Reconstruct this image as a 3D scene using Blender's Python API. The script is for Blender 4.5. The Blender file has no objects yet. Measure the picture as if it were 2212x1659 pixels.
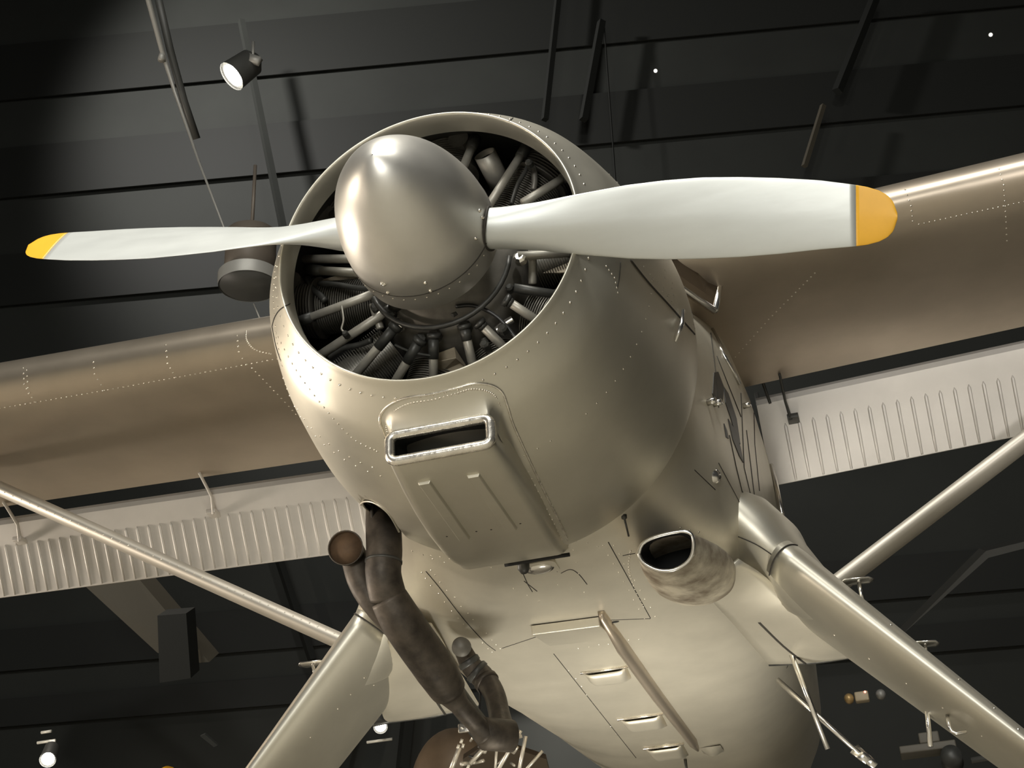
import bpy, bmesh, math, random
from mathutils import Vector, Matrix
from mathutils.bvhtree import BVHTree
random.seed(7)
PI = math.pi
HZ = 3.9                       # height of the propeller hub above the hall floor
SC = bpy.context.scene
COL = SC.collection

# ------------------------------------------------------------------ camera
W, H, F = 2212.0, 1659.0, 3066.8
CAM = Vector((1.0126, -3.1357, -2.2914))            # in aircraft coordinates (hub = origin)
RR, RU, RF = Vector((.9602, .2724, -.0617)), Vector((.1826, -.4452, .8766)), Vector((-.2113, .853, .4772))
RF.normalize(); RR = (RR - RF * RR.dot(RF)).normalized(); RU = RR.cross(RF).normalized()
cd = bpy.data.cameras.new('camera'); cam = bpy.data.objects.new('camera', cd); COL.objects.link(cam)
cd.sensor_width = 36; cd.lens = 36 * F / W; cd.clip_end = 200; cd.clip_start = .05
m = Matrix((RR, RU, -RF)).transposed().to_4x4(); m.translation = CAM + Vector((0, 0, HZ))
cam.matrix_world = m
SC.camera = cam
def ray(u, v):
    return (RF * F + RR * (u - W / 2) - RU * (v - H / 2)).normalized()
def aty(u, v, y):
    d = ray(u, v); return CAM + d * ((y - CAM.y) / d.y)
def atz(u, v, z):
    d = ray(u, v); return CAM + d * ((z - CAM.z) / d.z)
def atx(u, v, x):
    d = ray(u, v); return CAM + d * ((x - CAM.x) / d.x)
def atd(u, v, dist):
    return CAM + ray(u, v) * dist

# ------------------------------------------------------------------ materials
def mat(name, col, rough=.5, metal=0., var=.0, scale=6., rvar=0., bump=0., bscale=40., emis=None, col2=None, stretch=None):
    M = bpy.data.materials.new(name); M.use_nodes = True
    nt = M.node_tree; b = nt.nodes['Principled BSDF']
    b.inputs['Base Color'].default_value = (*col, 1); b.inputs['Roughness'].default_value = rough
    b.inputs['Metallic'].default_value = metal
    if emis:
        b.inputs['Emission Color'].default_value = (*emis[0], 1); b.inputs['Emission Strength'].default_value = emis[1]
    tc = nt.nodes.new('ShaderNodeTexCoord'); mp = nt.nodes.new('ShaderNodeMapping')
    nt.links.new(tc.outputs['Object'], mp.inputs['Vector'])
    if stretch: mp.inputs['Scale'].default_value = stretch
    if var or rvar or col2:
        n = nt.nodes.new('ShaderNodeTexNoise'); n.inputs['Scale'].default_value = scale
        n.inputs['Detail'].default_value = 6; n.inputs['Roughness'].default_value = .6
        nt.links.new(mp.outputs[0], n.inputs['Vector'])
        if var or col2:
            r = nt.nodes.new('ShaderNodeValToRGB')
            r.color_ramp.elements[0].position = .35; r.color_ramp.elements[1].position = .65
            c2 = col2 or tuple(min(1, c * (1 + var)) for c in col)
            r.color_ramp.elements[0].color = (*[c * (1 - var) for c in col], 1); r.color_ramp.elements[1].color = (*c2, 1)
            nt.links.new(n.outputs['Fac'], r.inputs['Fac']); nt.links.new(r.outputs['Color'], b.inputs['Base Color'])
        if rvar:
            mr = nt.nodes.new('ShaderNodeMapRange')
            mr.inputs['To Min'].default_value = rough - rvar; mr.inputs['To Max'].default_value = rough + rvar
            n2 = nt.nodes.new('ShaderNodeTexNoise'); n2.inputs['Scale'].default_value = scale * 2.3; n2.inputs['Detail'].default_value = 5
            nt.links.new(mp.outputs[0], n2.inputs['Vector'])
            nt.links.new(n2.outputs['Fac'], mr.inputs['Value']); nt.links.new(mr.outputs[0], b.inputs['Roughness'])
    if bump:
        n3 = nt.nodes.new('ShaderNodeTexNoise'); n3.inputs['Scale'].default_value = bscale; n3.inputs['Detail'].default_value = 4
        nt.links.new(mp.outputs[0], n3.inputs['Vector'])
        bp = nt.nodes.new('ShaderNodeBump'); bp.inputs['Strength'].default_value = bump; bp.inputs['Distance'].default_value = .01
        nt.links.new(n3.outputs['Fac'], bp.inputs['Height']); nt.links.new(bp.outputs[0], b.inputs['Normal'])
    return M
SKIN = mat('painted_aluminium', (.62, .592, .505), .44, .86, .05, 3, .05, .06, 5)
STRUTM = mat('strut_aluminium', (.56, .52, .45), .52, .6, .05, 4, .05)
SPIN = mat('spun_aluminium', (.66, .64, .59), .41, .85, .05, 4, .06, .05, 6)
BELLY = mat('belly_aluminium', (.64, .60, .50), .42, .66, .06, 3, .07, .08, 4)
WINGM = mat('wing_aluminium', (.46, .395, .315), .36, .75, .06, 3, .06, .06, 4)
FLAPM = mat('flap_aluminium', (.60, .57, .53), .55, .40, .04, 5, .05)
BLADE = mat('blade_aluminium', (.64, .66, .635), .42, .45, .04, 8, .06, .03, 30, stretch=(.3, 1, 1))
YELLOW = mat('yellow_paint', (.80, .42, .025), .42, 0, .05, 9)
SEAM = mat('dark_seam', (.03, .026, .02), .8)
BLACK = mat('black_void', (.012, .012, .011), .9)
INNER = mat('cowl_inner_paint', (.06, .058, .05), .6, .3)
RIVET = mat('rivet_metal', (.72, .67, .58), .28, .9)
LIP = mat('worn_bright_aluminium', (.78, .74, .66), .28, .9, .12, 25, .1, .2, 30)
EXH = mat('exhaust_steel', (.055, .046, .037), .55, .55, .35, 9, .12, .15, 30, col2=(.115, .096, .076))
EXHIN = mat('rusty_exhaust_inside', (.13, .08, .045), .7, .3, .3, 12)
MOTTLE = mat('mottled_grey_primer', (.22, .175, .125), .6, .35, .15, 9, .1, .1, 20, col2=(.60, .55, .44))
TUBE = mat('pushrod_tube_grey', (.40, .38, .33), .45, .4, .1, 20)
TUBED = mat('dark_tube', (.06, .06, .055), .45, .4, .2, 20)
CASE = mat('crankcase_grey', (.17, .16, .14), .5, .4, .2, 15, .1)
FIN = mat('cylinder_fin', (.20, .19, .165), .45, .5, .1, 20)
GLASS = mat('window_glass', (.10, .075, .05), .08, .6)
STEEL = mat('bright_steel', (.78, .76, .72), .2, .95)
RUBBER = mat('black_rubber', (.02, .02, .02), .35)
TAN = mat('tan_baffle', (.42, .36, .27), .55, .3, .1, 40)
INK = mat('black_marking', (.035, .033, .03), .45)

# ------------------------------------------------------------------ mesh builder
class MB:
    def __init__(s): s.v = []; s.f = []
    def add(s, vs, fs):
        o = len(s.v); s.v += [Vector(q) for q in vs]; s.f += [tuple(i + o for i in f) for f in fs]
    def loft(s, rings, closed=True, cap0=False, cap1=False):
        n = len(rings[0]); vs = [q for r in rings for q in r]; fs = []
        for i in range(len(rings) - 1):
            for j in range(n if closed else n - 1):
                k = (j + 1) % n
                fs.append((i * n + j, i * n + k, (i + 1) * n + k, (i + 1) * n + j))
        if cap0: fs.append(tuple(range(n))[::-1])
        if cap1: fs.append(tuple((len(rings) - 1) * n + j for j in range(n)))
        s.add(vs, fs)
    def revolve(s, prof, n=128, a0=0, a1=2 * PI, cx=0, cz=0):
        full = abs(a1 - a0 - 2 * PI) < 1e-6
        rings = []
        for y, r in prof:
            rings.append([(cx + r * math.cos(a0 + (a1 - a0) * j / (n if full else n - 1)), y, cz + r * math.sin(a0 + (a1 - a0) * j / (n if full else n - 1))) for j in range(n)])
        s.loft(rings, closed=full)
    def tube(s, path, r, n=12, cap=True, flat=None, side=None):
        """round tube along path; r number or list; flat = (thickness factor) with side vector"""
        path = [Vector(q) for q in path]; rs = r if isinstance(r, (list, tuple)) else [r] * len(path)
        rings = []; up = None
        for i, q in enumerate(path):
            t = (path[min(i + 1, len(path) - 1)] - path[max(i - 1, 0)])
            t = t.normalized() if t.length > 1e-9 else Vector((0, 0, 1))
            if up is None:
                up = Vector(side) if side else (Vector((0, 0, 1)) if abs(t.z) < .9 else Vector((1, 0, 0)))
            a = (up - t * up.dot(t)).normalized(); b = t.cross(a); up = a if not side else Vector(side)
            ra, rb = (rs[i] if isinstance(rs[i], tuple) else (rs[i], rs[i]))
            rings.append([q + a * ra * math.cos(2 * PI * j / n) + b * rb * math.sin(2 * PI * j / n) for j in range(n)])
        s.loft(rings, True, cap, cap)
    def box(s, c, sz, rot=None):
        c = Vector(c); vs = []
        for x in (-.5, .5):
            for y in (-.5, .5):
                for z in (-.5, .5):
                    q = Vector((x * sz[0], y * sz[1], z * sz[2]))
                    vs.append(c + (rot @ q if rot else q))
        s.add(vs, [(0, 1, 3, 2), (4, 6, 7, 5), (0, 4, 5, 1), (2, 3, 7, 6), (0, 2, 6, 4), (1, 5, 7, 3)])
    def dome(s, p, n, r, h=None, k=8):
        n = Vector(n).normalized(); a = n.orthogonal().normalized(); b = n.cross(a); h = h or r * .6; p = Vector(p)
        r1 = [p + (a * math.cos(2 * PI * j / k) + b * math.sin(2 * PI * j / k)) * r - n * r * .2 for j in range(k)]
        r2 = [p + (a * math.cos(2 * PI * j / k) + b * math.sin(2 * PI * j / k)) * r * .7 + n * h * .7 for j in range(k)]
        vs = r1 + r2 + [p + n * h]
        s.add(vs, [(j, (j + 1) % k, k + (j + 1) % k, k + j) for j in range(k)] + [(k + j, k + (j + 1) % k, 2 * k) for j in range(k)])
    def build(s, name, M, parent=None, smooth=True, sharp=None, bevel=0, sub=0, solid=0):
        me = bpy.data.meshes.new(name); me.from_pydata([tuple(q) for q in s.v], [], s.f)
        bm = bmesh.new(); bm.from_mesh(me); bmesh.ops.remove_doubles(bm, verts=bm.verts, dist=1e-6)
        bmesh.ops.recalc_face_normals(bm, faces=bm.faces)
        if sharp is not None or not smooth:
            ang = math.radians(sharp or 30)
            for e in bm.edges:
                if len(e.link_faces) == 2 and e.calc_face_angle(0) > ang: e.smooth = False
        bm.to_mesh(me); bm.free()
        for q in me.polygons: q.use_smooth = smooth
        for mm in (M if isinstance(M, (list, tuple)) else [M]): me.materials.append(mm)
        o = bpy.data.objects.new(name, me); COL.objects.link(o)
        if parent: o.parent = parent
        if solid:
            d = o.modifiers.new('solid', 'SOLIDIFY'); d.thickness = solid; d.offset = 0
        if bevel:
            d = o.modifiers.new('bevel', 'BEVEL'); d.width = bevel; d.segments = 3; d.limit_method = 'ANGLE'
        if sub:
            d = o.modifiers.new('sub', 'SUBSURF'); d.levels = sub; d.render_levels = sub
        return o
def empty(name, loc=(0, 0, 0), parent=None):
    o = bpy.data.objects.new(name, None); COL.objects.link(o); o.location = loc; o.empty_display_size = .2
    if parent: o.parent = parent
    return o
def tag(o, label=None, cat=None, group=None, kind=None):
    if label: o['label'] = label
    if cat: o['category'] = cat
    if group: o['group'] = group
    if kind: o['kind'] = kind
    return o
def lab(o, l): o['label'] = l; return o
def bvh_of(o):
    me = o.data
    return BVHTree.FromPolygons([v.co.copy() for v in me.vertices], [tuple(q.vertices) for q in me.polygons])
def cast(u, v, bv, far=False):
    d = ray(u, v); hit = bv.ray_cast(CAM, d)
    if hit[0] is None: return None
    n = hit[1]
    if n.dot(d) > 0: n = -n
    return hit[0], n
def smooth_px3(P, k=4):
    a = smooth_px([(q[0], q[1]) for q in P], k); b = smooth_px([(q[2], q[1]) for q in P], k)
    return [(u[0], u[1], v[0]) for u, v in zip(a, b)]
def dense(px, step=6):
    out = []
    for (a, b), (c, d) in zip(px[:-1], px[1:]):
        L = math.hypot(c - a, d - b); k = max(1, int(L / step))
        out += [(a + (c - a) * i / k, b + (d - b) * i / k) for i in range(k)]
    return out + [px[-1]]
def smooth_px(px, k=6):
    """Catmull-Rom through the points"""
    P = [px[0]] + list(px) + [px[-1]]; out = []
    for i in range(1, len(P) - 2):
        for j in range(k):
            t = j / k; q = []
            for c in (0, 1):
                a, b, cc, d = (P[i - 1][c], P[i][c], P[i + 1][c], P[i + 2][c])
                q.append(.5 * (2 * b + (cc - a) * t + (2 * a - 5 * b + 4 * cc - d) * t * t + (3 * b - a - 3 * cc + d) * t ** 3))
            out.append(tuple(q))
    return out + [px[-1]]
def seam(mb, px, bv, r=.0016, lift=0., step=8):
    run = []
    for u, v in dense(px, step):
        h = cast(u, v, bv)
        if h and (not run or (h[0] - run[-1]).length < .25): run.append(h[0] + h[1] * lift)
        else:
            if len(run) > 1: mb.tube(run, r, 6)
            run = [h[0] + h[1] * lift] if h else []
    if len(run) > 1: mb.tube(run, r, 6)
def rivet_px(mb, px, bv, step=12, r=.0042, jit=0):
    for u, v in dense(px, step):
        h = cast(u + random.uniform(-jit, jit), v + random.uniform(-jit, jit), bv)
        if h: mb.dome(h[0], h[1], r)
def boolean_cut(o, cutter):
    md = o.modifiers.new('cut', 'BOOLEAN'); md.operation = 'DIFFERENCE'; md.object = cutter; md.solver = 'EXACT'
    dg = bpy.context.evaluated_depsgraph_get(); dg.update()
    me = bpy.data.meshes.new_from_object(o.evaluated_get(dg)); o.modifiers.clear(); old = o.data; o.data = me
    bpy.data.meshes.remove(old); cm = cutter.data; bpy.data.objects.remove(cutter); bpy.data.meshes.remove(cm)

# ================================================================== THE AIRPLANE
air = empty('airplane', (0, 0, HZ))
tag(air, 'silver high-wing propeller airplane with radial engine, hanging overhead', 'airplane')

# ---- cowling -------------------------------------------------------
cowl_prof = [(.99, .612), (.93, .632), (.85, .645), (.75, .648), (.65, .640), (.5, .619), (.4, .602), (.3, .577), (.2, .545), (.15, .519),
             (.10, .482), (.07, .460), (.052, .450), (.046, .4445), (.050, .4395), (.064, .4362), (.085, .4355), (.13, .437)]
def cat(prof, k=4):
    return smooth_px(prof, k)
def closed_shell(prof, t):
    return prof + [(y + (t if i > len(prof) - 8 else 0), r - t) for i, (y, r) in list(enumerate(prof))[::-1] if r > .47] + [prof[0]]
mb = MB(); mb.revolve(closed_shell(cat(cowl_prof, 5) + [(.132, .441)], .005), 192)
cowling = mb.build('cowling', SKIN, air, sharp=50)
cowl_bv_full = bvh_of(cowling)
cowl_bv = cowl_bv_full
lp = cat([(.133, .4425), (.165, .487), (.22, .533), (.32, .565), (.5, .604), (.75, .634), (.985, .602)], 3)
mb = MB(); mb.revolve(lp + [(y, r - .004) for y, r in lp[::-1]] + [lp[0]], 96)
# exhaust exit cut in the lower starboard side
liner_mb = mb
h0 = cast(835, 1095, cowl_bv) or cast(850, 1060, cowl_bv)
def plane_pt(u, v, h):
    d = ray(u, v); return CAM + d * ((h[0] - CAM).dot(h[1]) / d.dot(h[1]))
ol = smooth_px([(776, 1105), (779, 1090), (790, 1083), (810, 1087), (838, 1108), (858, 1140), (870, 1175), (874, 1210), (868, 1260), (840, 1330), (790, 1330), (782, 1240), (780, 1170), (776, 1105)], 4)[:-1]
cm = MB(); rings = [[plane_pt(u, v, h0) + h0[1] * t for u, v in ol] for t in (-.09, .16)]
cm.loft(rings, True, True, True)
cut = cm.build('cutter', BLACK, air)
boolean_cut(cowling, cut)
for q in cowling.data.polygons: q.use_smooth = True
liner = lab(liner_mb.build('cowl_liner', INNER, cowling), 'dark inner skin of the cowling')
cut = cm.build('cutter', BLACK, air); boolean_cut(liner, cut)
sm = MB(); sm.tube([h[0] for h in (cast(u, v, cowl_bv) for u, v in ol[:28]) if h], .0035, 6); lab(sm.build('cutout_rim', SKIN, cowling), 'rolled rim of the exhaust cutout')

def ring_pts(y, r, a0, a1, step):
    n = max(1, int(abs(a1 - a0) * r / step)); return [(r * math.cos(a0 + (a1 - a0) * i / n), y, r * math.sin(a0 + (a1 - a0) * i / n), a0 + (a1 - a0) * i / n) for i in range(n + 1)]
rv = MB()
for x, y, z, a in ring_pts(.092, .476, 0, 2 * PI, .036):        # rivets round the lip
    rv.dome((x, y, z), (math.cos(a) * .7, -.7, math.sin(a) * .7), .0042)
rv.build('lip_rivets', RIVET, cowling)
rv = MB()
for x, y, z, a in ring_pts(.36, .593, 0, 2 * PI, .042):
    if random.random() < .8: rv.dome((x, y, z), (math.cos(a), -.2, math.sin(a)), .0036)
for x, y, z, a in ring_pts(.395, .601, PI * 1.02, PI * 1.35, .042):
    rv.dome((x, y, z), (math.cos(a), -.2, math.sin(a)), .0036)
rv.build('skin_rivets', RIVET, cowling)
rv = MB()
for px in ([(820, 905), (700, 780), (640, 690), (598, 640)],):
    pass
rivet_px(rv, smooth_px([(597, 720), (640, 800), (700, 880), (760, 945), (815, 975)]), cowl_bv, 11, .0036)
rivet_px(rv, [(596, 560), (590, 640), (597, 730), (610, 790)], cowl_bv, 12, .0034)
rivet_px(rv, [(1310, 575), (1328, 600), (1335, 632)], cowl_bv, 9, .0034)
rv.build('skin_rivets', RIVET, cowling)
sm = MB()
seam(sm, smooth_px([(588, 705), (594, 685), (606, 668), (626, 656)]), cowl_bv, .0022)
seam(sm, smooth_px([(588, 705), (596, 745), (607, 780)]), cowl_bv, .0022)
seam(sm, smooth_px([(1340, 566), (1338, 595), (1333, 622)]), cowl_bv, .002)
seam(sm, [(1108, 255), (1100, 262)], cowl_bv, .002)
sm.build('panel_seam', SEAM, cowling)
# hinge seam line with latch along port side
sm = MB()
seam(sm, smooth_px([(1362, 562), (1400, 610), (1450, 665), (1500, 722), (1532, 758)]), cowl_bv, .0035)
sm.build('panel_seam', SEAM, cowling)
rv = MB()
for px in ([(1383, 560), (1402, 590), (1420, 612), (1440, 640), (1462, 668), (1495, 700), (1525, 745)], [(1435, 585), (1436, 620), (1450, 655)], [(1450, 610), (1456, 640)]):
    rivet_px(rv, px, cowl_bv, 13, .0034, 3)
rv.build('skin_rivets', RIVET, cowling)
mb = MB()
hp = [cast(1468, 672, cowl_bv), cast(1462, 700, cowl_bv), cast(1456, 738, cowl_bv)]
hp = [h for h in hp if h]
if len(hp) == 3:
    mb.tube([hp[0][0] + hp[0][1] * .012, hp[1][0] + hp[1][1] * .016, hp[2][0] + hp[2][1] * .004], [.006, .009, .003], 8)
    mb.build('latch', STEEL, cowling)

# ---- spinner and propeller -----------------------------------------
prop = empty('propeller', (0, 0, 0), air)
sp = [(.077, 0), (.077, .200), (.077, .209), (.045, .2135), (.01, .2145), (-.03, .213), (-.075, .2085), (-.12, .1995), (-.165, .187), (-.21, .170), (-.25, .149), (-.29, .120), (-.32, .092), (-.343, .063), (-.358, .037), (-.366, .018), (-.370, .0015)]
mb = MB(); mb.revolve([sp[0], sp[1]] + cat(sp[2:], 4), 128)
spinner = lab(mb.build('spinner', SPIN, prop, sharp=60), 'polished bullet-shaped spinner')
spin_bv = bvh_of(spinner)
mb = MB(); mb.revolve([(-.008 + .0022 * math.cos(a * PI / 3), .2142 + .0009 + .0022 * math.sin(a * PI / 3) - .0014) for a in range(7)], 96)
mb.build('spinner_seam', SEAM, spinner)
rv = MB()
for i in range(40):
    a = 2 * PI * i / 40 + .05
    rv.dome((.2140 * math.cos(a), .012, .2140 * math.sin(a)), (math.cos(a), 0, math.sin(a)), .0036)
for u, v in ((830, 614), (838, 632), (919, 611), (930, 628), (826, 612), (1042, 470), (1036, 455), (1028, 515)):
    h = cast(u, v, spin_bv)
    if h: rv.dome(h[0], h[1], .006, .006)
rv.build('spinner_screws', RIVET, spinner)
TH = -.1983
def interp(t, tab):
    for (a, va), (b, vb) in zip(tab[:-1], tab[1:]):
        if t <= b: k = max(0, (t - a) / (b - a)); return va + (vb - va) * k
    return tab[-1][1]
CH = [(.16, .112), (.25, .118), (.35, .135), (.45, .162), (.6, .197), (.7, .209), (.8, .213), (.9, .208), (1.0, .196), (1.1, .178), (1.18, .160), (1.22, .148), (1.25, .130), (1.27, .108), (1.285, .075), (1.295, .015)]
TK = [(.16, .110), (.25, .100), (.35, .072), (.45, .048), (.6, .030), (.8, .020), (1.0, .014), (1.295, .006)]
BE = [(.16, 52), (.3, 48), (.45, 42), (.6, 37), (.8, 32.5), (1.0, 29.5), (1.295, 26)]
CO = [(.16, 0), (.4, .0), (.8, .004), (1.1, .0), (1.295, -.012)]
def blade(r0, r1, s, nst, name, M, parent):
    rings = []; N = 40
    for i in range(nst + 1):
        r = r0 + (r1 - r0) * i / nst
        if r1 > 1.25:
            k = i / nst; r = r0 + (r1 - r0) * math.sin(k * PI / 2) if name == 'blade_tip' else r
        ch, tk, be = interp(r, CH), interp(r, TK), math.radians(interp(r, BE))
        cr = min(1, max(0, (r - .2) / .28))
        ring = []
        for j in range(N):
            a = 2 * PI * j / N; c = math.cos(a); sn = math.sin(a)
            x = c * .5 * ch + interp(r, CO)
            th = sn * .5 * tk * ((1 - cr) + cr * (1 - .45 * c if c > 0 else 1.0) * (.75 + .25 * abs(sn)))
            if cr > 0 and sn < 0: th *= (1 - .55 * cr)
            # chord axis (x) and thickness axis
            ty = -math.sin(be) * x + math.cos(be) * (-th); tz = math.cos(be) * x + math.sin(be) * (-th)
            ring.append((r, ty, tz))
        rings.append(ring)
    out = []
    for ring in rings:
        q = []
        for (x, y, z) in ring:
            if s < 0: x, z = -x, -z
            X = x * math.cos(TH) - z * math.sin(TH); Z = x * math.sin(TH) + z * math.cos(TH)
            q.append((X, y, Z))
        out.append(q)
    mb = MB(); mb.loft(out, True, True, True)
    return mb.build(name, M, parent)
for s in (1, -1):
    b = blade(.14, 1.193, s, 60, 'blade', BLADE, prop)
    lab(blade(1.193, 1.295, s, 16, 'blade_tip', YELLOW, b), 'yellow painted tip')
    mb = MB(); rr = []
    for k in range(49):
        a = 2 * PI * k / 48; rr.append((.060 * math.cos(a), .060 * math.sin(a)))
    pts = []
    for (yy, zz) in rr:
        zz2 = zz; x = math.sqrt(max(0, .2146 ** 2 - zz2 ** 2)) * s
        X = x * math.cos(TH) - zz2 * s * math.sin(TH); Z = x * math.sin(TH) + zz2 * s * math.cos(TH); pts.append((X, yy - .0, Z))
    mb.tube(pts, .0035, 6, cap=False); mb.build('blade_cuff_gap', SEAM, b)

# ---- engine ---------------------------------------------------------
eng = empty('engine', (0, .3, 0), air)
def eb(mbx, name, M, parent=eng, **k):
    if parent is eng:
        for i, q in enumerate(mbx.v): mbx.v[i] = q - Vector((0, .3, 0))
    return mbx.build(name, M, parent, **k)
mb = MB(); mb.revolve(cat([(.09, .06), (.10, .105), (.14, .13), (.19, .16), (.22, .20), (.26, .225), (.34, .235), (.45, .235), (.46, 0)], 3), 64)
eb(mb, 'crankcase', CASE)
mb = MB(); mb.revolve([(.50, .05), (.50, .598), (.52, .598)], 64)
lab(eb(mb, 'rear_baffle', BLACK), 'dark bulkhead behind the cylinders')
# pushrod tubes: inner and outer ends as seen, on planes y = .2 / .3
tubes = [((790, 590), (680, 584)), ((808, 634), (655, 692)), ((850, 663), (690, 768)), ((852, 708), (768, 810)), ((905, 738), (853, 826)), ((937, 728), (936, 822)),
         ((1003, 708), (1024, 800)), ((1038, 700), (1098, 760)), ((1096, 650), (1168, 698)), ((1110, 622), (1212, 638)), ((1118, 553), (1246, 545)), ((1130, 438), (1226, 380)), ((1055, 445), (1134, 322)), ((985, 400), (1022, 310))]
def yz(u, v, y):
    q = aty(u, v, y); return q
angs = []
for k, (a, b) in enumerate(tubes):
    A = yz(*a, .20); B = yz(*b, .27); d = (B - A)
    r = .0135
    mb = MB(); mb.tube([A, A + d * .5, B + d * .12], r, 14)
    tb = eb(mb, 'pushrod_tube', TUBED if k == 9 else TUBE)
    mb = MB()
    inner = k in (2, 3, 4, 5, 6, 7, 8)
    if inner:
        L = {3: .42, 4: .5, 5: .5, 6: .3}.get(k, .12)
        mb.tube([A - d * .08, A + d * .02], [.020, .020], 14); mb.tube([A + d * .02, A + d * L], [.0155, .0155], 14)
    else: mb.tube([A + d * .86, B + d * .14], [.0165, .0185], 14)
    for i, q in enumerate(mb.v): mb.v[i] = q - Vector((0, .3, 0))
    mb.build('dark_sleeve', TUBED, tb)
    angs.append(math.atan2((A + d).z, (A + d).x))
# hidden and upper tubes follow the same pattern
for deg in (100, 118, 138, 158):
    a = math.radians(deg); A = Vector((.22 * math.cos(a), .2, .22 * math.sin(a))); B = Vector((.50 * math.cos(a), .27, .50 * math.sin(a)))
    mb = MB(); mb.tube([A, B], .0135, 14); eb(mb, 'pushrod_tube', TUBE)
# cylinders
for k in range(9):
    a = 2 * PI * k / 9 + math.radians(52)
    ax = Vector((math.cos(a), 0, math.sin(a))); side = Vector((-math.sin(a), 0, math.cos(a))); c = Vector((0, .37, 0))
    mb = MB(); path = []; rs = []
    for i in range(26):
        r = .25 + i * .0075
        path += [c + ax * r, c + ax * (r + .0022), c + ax * (r + .0024), c + ax * (r + .0072)]; rs += [.083, .083, .070, .070]
    mb.tube(path, rs, 28)
    cy = eb(mb, 'cylinder', FIN, sharp=25)
    mb = MB(); path = []; rs = []
    for i in range(12):
        r = .45 + i * .0105
        path += [c + ax * r, c + ax * (r + .004), c + ax * (r + .0042), c + ax * (r + .010)]; rs += [.098 - i * .002, .098 - i * .002, .082 - i * .002, .082 - i * .002]
    mb.tube(path, rs, 28)
    for s in (-1, 1):
        q = c + ax * .535 + side * s * .062 + Vector((0, -.045, 0))
        mb.tube([q - Vector((0, .03, 0)), q + Vector((0, .05, 0))], [.034, .034], 14)
    for i, q in enumerate(mb.v): mb.v[i] = q - Vector((0, .3, 0))
    mb.build('cylinder_head', CASE, cy, sharp=25)
# baffles, ducts and harness seen through the opening
def eplate(px, y, name, M, th=.006):
    mb = MB(); f = [yz(u, v, y) for u, v in px]; bk = [q + Vector((0, th, 0)) for q in f]
    mb.loft([f, bk], True, True, True); return eb(mb, name, M, smooth=False)
eplate([(655, 634), (700, 603), (738, 592), (775, 600), (772, 632), (720, 640), (695, 632)], .33, 'baffle_plate', TAN)
eplate([(1160, 575), (1238, 560), (1232, 588), (1165, 590)], .33, 'baffle_plate', TAN)
eplate([(1098, 536), (1116, 545), (1125, 585), (1108, 590)], .31, 'baffle_plate', TAN)
eplate([(1104, 590), (1126, 598), (1134, 612), (1116, 612)], .31, 'baffle_plate', FLAPM)
eplate([(762, 757), (812, 744), (822, 790), (770, 806)], .35, 'baffle_plate', TAN)
# box-shaped scoop in the lower opening
mb = MB()
A = [yz(u, v, .27) for u, v in ((937, 766), (981, 750), (984, 773), (940, 782))]; B = [yz(u, v, .33) for u, v in ((941, 822), (1012, 800), (1000, 790), (945, 812))]
mb.loft([A, B], True, False, True)
o = eb(mb, 'cooling_scoop', TAN, smooth=False, solid=.004)
mb = MB(); A = yz(1047, 332, .30); B = yz(1082, 400, .40)
mb.tube([A, A.lerp(B, .5), B], [.034, .034, .034], 24, cap=False)
hd = eb(mb, 'air_duct', TUBE, solid=.003)
mb = MB(); ax = (B - A).normalized(); a1 = ax.orthogonal().normalized(); a2 = ax.cross(a1)
for i in range(-5, 6):
    h = math.sqrt(max(0, .033 ** 2 - (i * .006) ** 2)); c = A + ax * .02
    mb.tube([c + a1 * i * .006 - a2 * h, c + a1 * i * .006 + a2 * h], .0012, 5); mb.tube([c + a2 * i * .006 - a1 * h, c + a2 * i * .006 + a1 * h], .0012, 5)
for i, q in enumerate(mb.v): mb.v[i] = q - Vector((0, .3, 0))
mb.build('wire_mesh', TUBED, hd)
def ecable(px, ys, r, name, M):
    P = smooth_px(px, 6); n = len(P)
    mb = MB(); mb.tube([yz(u, v, ys[0] + (ys[1] - ys[0]) * i / (n - 1)) for i, (u, v) in enumerate(P)], r, 8); return eb(mb, name, M)
ecable([(985, 662), (1020, 660), (1060, 675), (1090, 700), (1118, 735)], (.17, .24), .006, 'cable', RUBBER)
ecable([(690, 612), (730, 615), (770, 622), (800, 624)], (.27, .2), .009, 'cable', TUBED)
ecable([(664, 602), (672, 620), (690, 636), (702, 650)], (.3, .27), .011, 'cable', TUBED)
ecable([(710, 770), (740, 752), (775, 745), (802, 735)], (.28, .24), .009, 'cable', TUBED)
ecable([(1105, 440), (1118, 400), (1135, 370), (1142, 352)], (.22, .25), .007, 'cable', TUBED)
ecable([(1142, 352), (1152, 365), (1155, 390), (1152, 410)], (.25, .27), .010, 'cable', CASE)
ecable([(738, 660), (742, 690), (738, 710), (742, 716)], (.2, .2), .003, 'cable', TUBE)
ecable([(853, 745), (880, 757), (910, 765), (932, 768)], (.22, .22), .004, 'cable', TUBED)
ecable([(1045, 732), (1052, 748), (1058, 762), (1066, 776)], (.24, .25), .010, 'cable', TUBED)
ecable([(1150, 560), (1151, 580), (1150, 600), (1150, 612)], (.24, .26), .013, 'cable', TUBE)
ecable([(805, 655), (808, 668), (815, 690), (822, 710)], (.22, .24), .012, 'cable', TUBE)
ecable([(1072, 715), (1085, 705), (1098, 696), (1108, 690)], (.24, .24), .012, 'cable', STEEL)
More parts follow.
